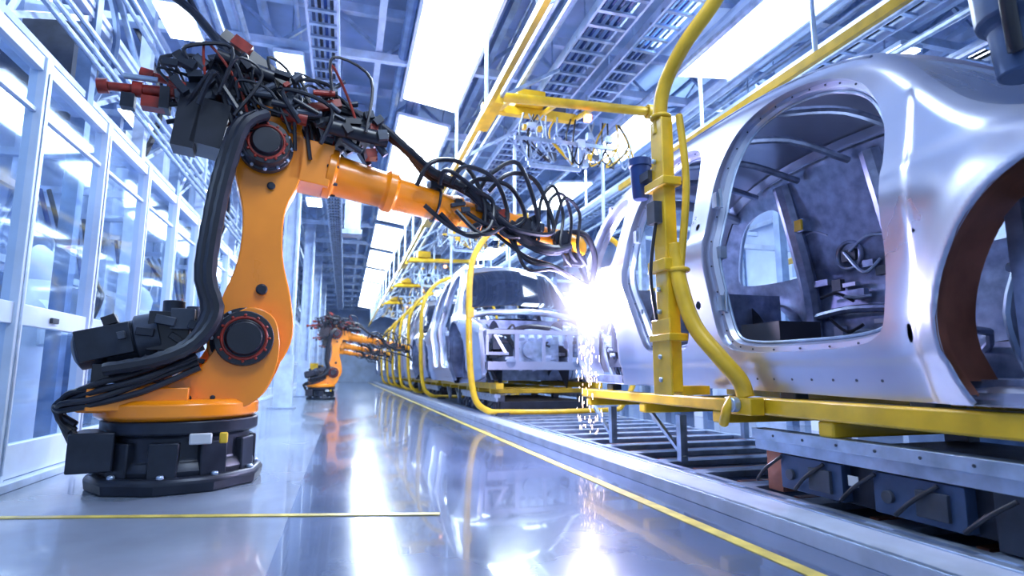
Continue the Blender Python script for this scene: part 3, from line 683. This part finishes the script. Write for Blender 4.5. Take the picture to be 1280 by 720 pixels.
a=Acc(); a.lathe((2.04,3.66,2.0),(2.04,3.66,2.3),[(0,.05),(.05,.06),(.8,.075),(.82,.085),(1,.085)],BLU,18); a.bb((2.0,3.48,2.1),(2.08,3.6,2.16),CHR)
a.bb((1.97,3.36,1.75),(2.03,3.46,1.9),CHR); a.tube([(2.0,3.4,1.75),(1.96,3.42,1.4),(2.01,3.45,1.1)],.012,BLK)
a.obj('pneumatic_cup',e)
def arch(y):
    a=Acc()
    a.tube([(2.2,y,.14),(1.98,y,.3),(1.88,y,.8),(1.85,y,1.7),(1.9,y,2.5),(2.2,y,3.0),(2.6,y,3.2)],.05,YEL,12)
    a.tube([(2.2,y,.14),(3.3,y,.12),(4.4,y,.14)],.04,YEL,10,3)
    a.tube([(4.4,y,.14),(4.6,y,.4),(4.72,y,.8),(4.72,y,2.0),(4.55,y,2.8),(4.2,y,3.1)],.045,YEL,12)
    for x in(2.6,4.2): a.cyl((x,y,3.1),(x,y,5.2),.03,LST)
    a.bb((1.82,y-.05,1.6),(1.92,y+.05,1.75),YEL); a.bb((2.3,y-.06,.07),(2.5,y+.06,.12),CHR)
    a.obj('yellow_arch_frame')
for y in(8.85,14.8,17.9,20.8,23.8,26.8,31): arch(y)
# overhead yellow rail and hoists
a=Acc(); a.beam((1.55,2,3.95),(1.55,42,3.95),.06,.1,YEL); a.beam((1.72,2,4.1),(1.72,42,4.1),.04,.05,STL)
y=2.5
while y<40: a.cyl((1.55,y,4.0),(1.55,y,5.4),.025,LST); a.beam((1.55,y,4.0),(2.5,y,4.6),.04,.04,STL); y+=2.0
a.beam((4.6,2,4.0),(4.6,9,4.0),.06,.1,YEL); a.beam((4.6,9,4.0),(4.6,42,4.0),.06,.1,LST)
y=2.5
while y<40: a.cyl((4.6,y,4.0),(4.6,y,4.85),.025,LST); y+=2.0
a.obj('overhead_crane_rail')
def hoist(y):
    e=empty('overhead_hoist',(0,y,0)); a=Acc()
    a.cyl((1.62,0,4.12),(3.75,0,4.2),.06,YEL); a.cyl((3.75,0,4.2),(3.83,0,4.2),.095,YEL); a.cyl((1.68,0,4.12),(1.75,0,4.12),.085,YEL)
    a.beam((1.65,.7,4.3),(3.0,.7,4.3),.1,.12,YEL); a.bb((1.62,-.08,4.0),(1.75,.8,4.1),YEL)
    for x in(1.9,2.5,3.0): a.cyl((x,0,4.16),(x,.7,4.3),.035,YEL)
    a.bb((2.1,.5,4.36),(2.5,.9,4.55),YEL); a.cyl((2.55,.7,4.42),(2.85,.7,4.42),.08,CHR)
    for x in(2.0,3.2): a.cyl((x,.7,4.3),(x,.7,4.7),.02,STL)
    a.obj('hoist_beams',e,bevel=.006)
    a=Acc(); r2=random.Random(int(y*10))
    a.beam((2.0,.3,3.75),(3.4,.3,3.75),.05,.05,STL); a.bb((2.85,-.05,3.95),(2.93,.03,4.03),PNK)
    for k in range(20):
        x=r2.uniform(1.9,3.5); a.tube([(x,.3,4.1),(x+r2.uniform(-.2,.2),.3,3.8),(x+r2.uniform(-.3,.3),.25,3.45),(x+r2.uniform(-.3,.3),.3,3.75)],.012,r2.choice([BLK,STL,STL,YEL]),6)
    for k in range(14): a.box((r2.uniform(2,3.4),.3,r2.uniform(3.45,4.0)),(r2.uniform(.04,.14),.08,r2.uniform(.04,.12)),r2.choice([CHR,STL,YEL,LST]))
    a.beam((2.2,.3,3.4),(2.9,.3,3.4),.05,.05,STL); a.beam((2.2,.3,3.4),(2.2,.3,3.75),.04,.04,STL); a.beam((2.9,.3,3.4),(2.9,.3,3.75),.04,.04,STL)
    a.obj('hoist_gripper',e)
hoist(6.5)
for y in(12,17.5,23,29): hoist(y)
# tool hanging above front of the near car
a=Acc(); a.cyl((2.74,1.56,6.2),(2.74,1.56,2.9),.07,DST); a.box((2.74,1.56,2.75),(.3,.3,.4),DST); a.lathe((2.74,1.56,2.6),(2.70,1.58,1.98),[(0,.14),(.3,.18),(.6,.16),(.65,.12),(1,.09)],DST,18)
a.tube([(2.62,1.46,2.8),(2.52,1.48,2.7),(2.52,1.5,2.3),(2.6,1.54,2.05)],.03,BLK); a.obj('hanging_weld_gun',bevel=.01)
# background machinery right of line
a=Acc(); rr=random.Random(11)
for i in range(30):
    y=3+1.3*i; x=rr.uniform(5.6,6.4); h=rr.uniform(1.4,2.9)
    a.beam((x,y,0),(x,y,h+1.3),.12,.12,rr.choice([LST,BST,YEL,STL])); a.beam((x,y,h),(x+1,y+.4,h+.3),.08,.08,rr.choice([LST,STL,YEL]))
    a.beam((x-.3,y,h+1.2),(x+2,y,h+1.2),.08,.08,LST)
    a.bb((x+.2,y,.0),(x+.9,y+.7,rr.uniform(.8,2)),rr.choice([LST,BST,DST,WHT]))
a.obj('station_equipment')
# weld arc + sparks
W=V((2.23,5.03,1.40))
e=empty('welding_arc',W); a=Acc(); a.sph((0,0,0),.06,ARC)
for k in range(10):
    an=k*.628+.2; a.lathe((0,0,0),(math.cos(an)*.2,-.03,math.sin(an)*.2),[(0,.012),(1,.001)],ARC,5)  # emissive spikes shaped to imitate the arc's starburst
a.obj('arc_core_starburst',e)
a=Acc(); a.sph((0,0,0),.70,GLW,24); a.obj('arc_glow_ball',e)
lamp('arc_lamp','POINT',(-.16,-.16,0),300,(.74,.66,1),.05,None,e)
a=Acc(); rr=random.Random(2)
for k in range(170):
    t=rr.random()**1.3; an=rr.uniform(0,6.28); sp=rr.uniform(0,.15)*(t**.5+.1); p=W+V((math.cos(an)*sp-.03,math.sin(an)*sp*.9,-t*1.2))
    l=rr.uniform(.01,.06); d=V((math.cos(an)*.3*sp,math.sin(an)*.3*sp,-1)).normalized()*l
    a.lathe(p,p+d,[(0,.0007),(.7,.0018),(1,.0007)],SPK,5)
for k in range(50):
    d=V((rr.gauss(0,1),rr.gauss(0,1),rr.gauss(0,1))).normalized(); p=W+d*rr.uniform(.05,.2); a.lathe(p,p+d*rr.uniform(.02,.1),[(0,.003),(1,.001)],SPK,5)
a.obj('spark_shower')
for loc,en,col in(((1.0,7.6,2.6),60,(.62,.5,1)),((3.3,7.4,2.4),150,(.66,.58,1)),((3.5,3.0,2.2),10,(.62,.75,1)),((3.3,14.2,2.6),110,(.55,.72,1))):
    lamp('station_tint_light','POINT',loc,en,col)  # added point lights tinting the stations violet and blue, no fixtures
w=bpy.data.worlds.new('world'); bpy.context.scene.world=w; w.use_nodes=True; nt=w.node_tree
nt.nodes['Background'].inputs[0].default_value=(.48,.67,1,1); nt.nodes['Background'].inputs[1].default_value=.95
c=bpy.data.cameras.new('camera'); c.lens=20.25; c.sensor_width=36; co=bpy.data.objects.new('camera',c); bpy.context.collection.objects.link(co)
co.location=(0,0,.75); th=math.atan(105/720); co.rotation_euler=(math.pi/2+th,0,-math.atan(210/720*math.cos(th)))
c.dof.use_dof=True; c.dof.focus_distance=3.9; c.dof.aperture_fstop=1.6
bpy.context.scene.camera=co
sc=bpy.context.scene; sc.view_settings.view_transform='Standard'; sc.view_settings.look='Medium High Contrast' if False else 'None'; sc.view_settings.exposure=-0.15
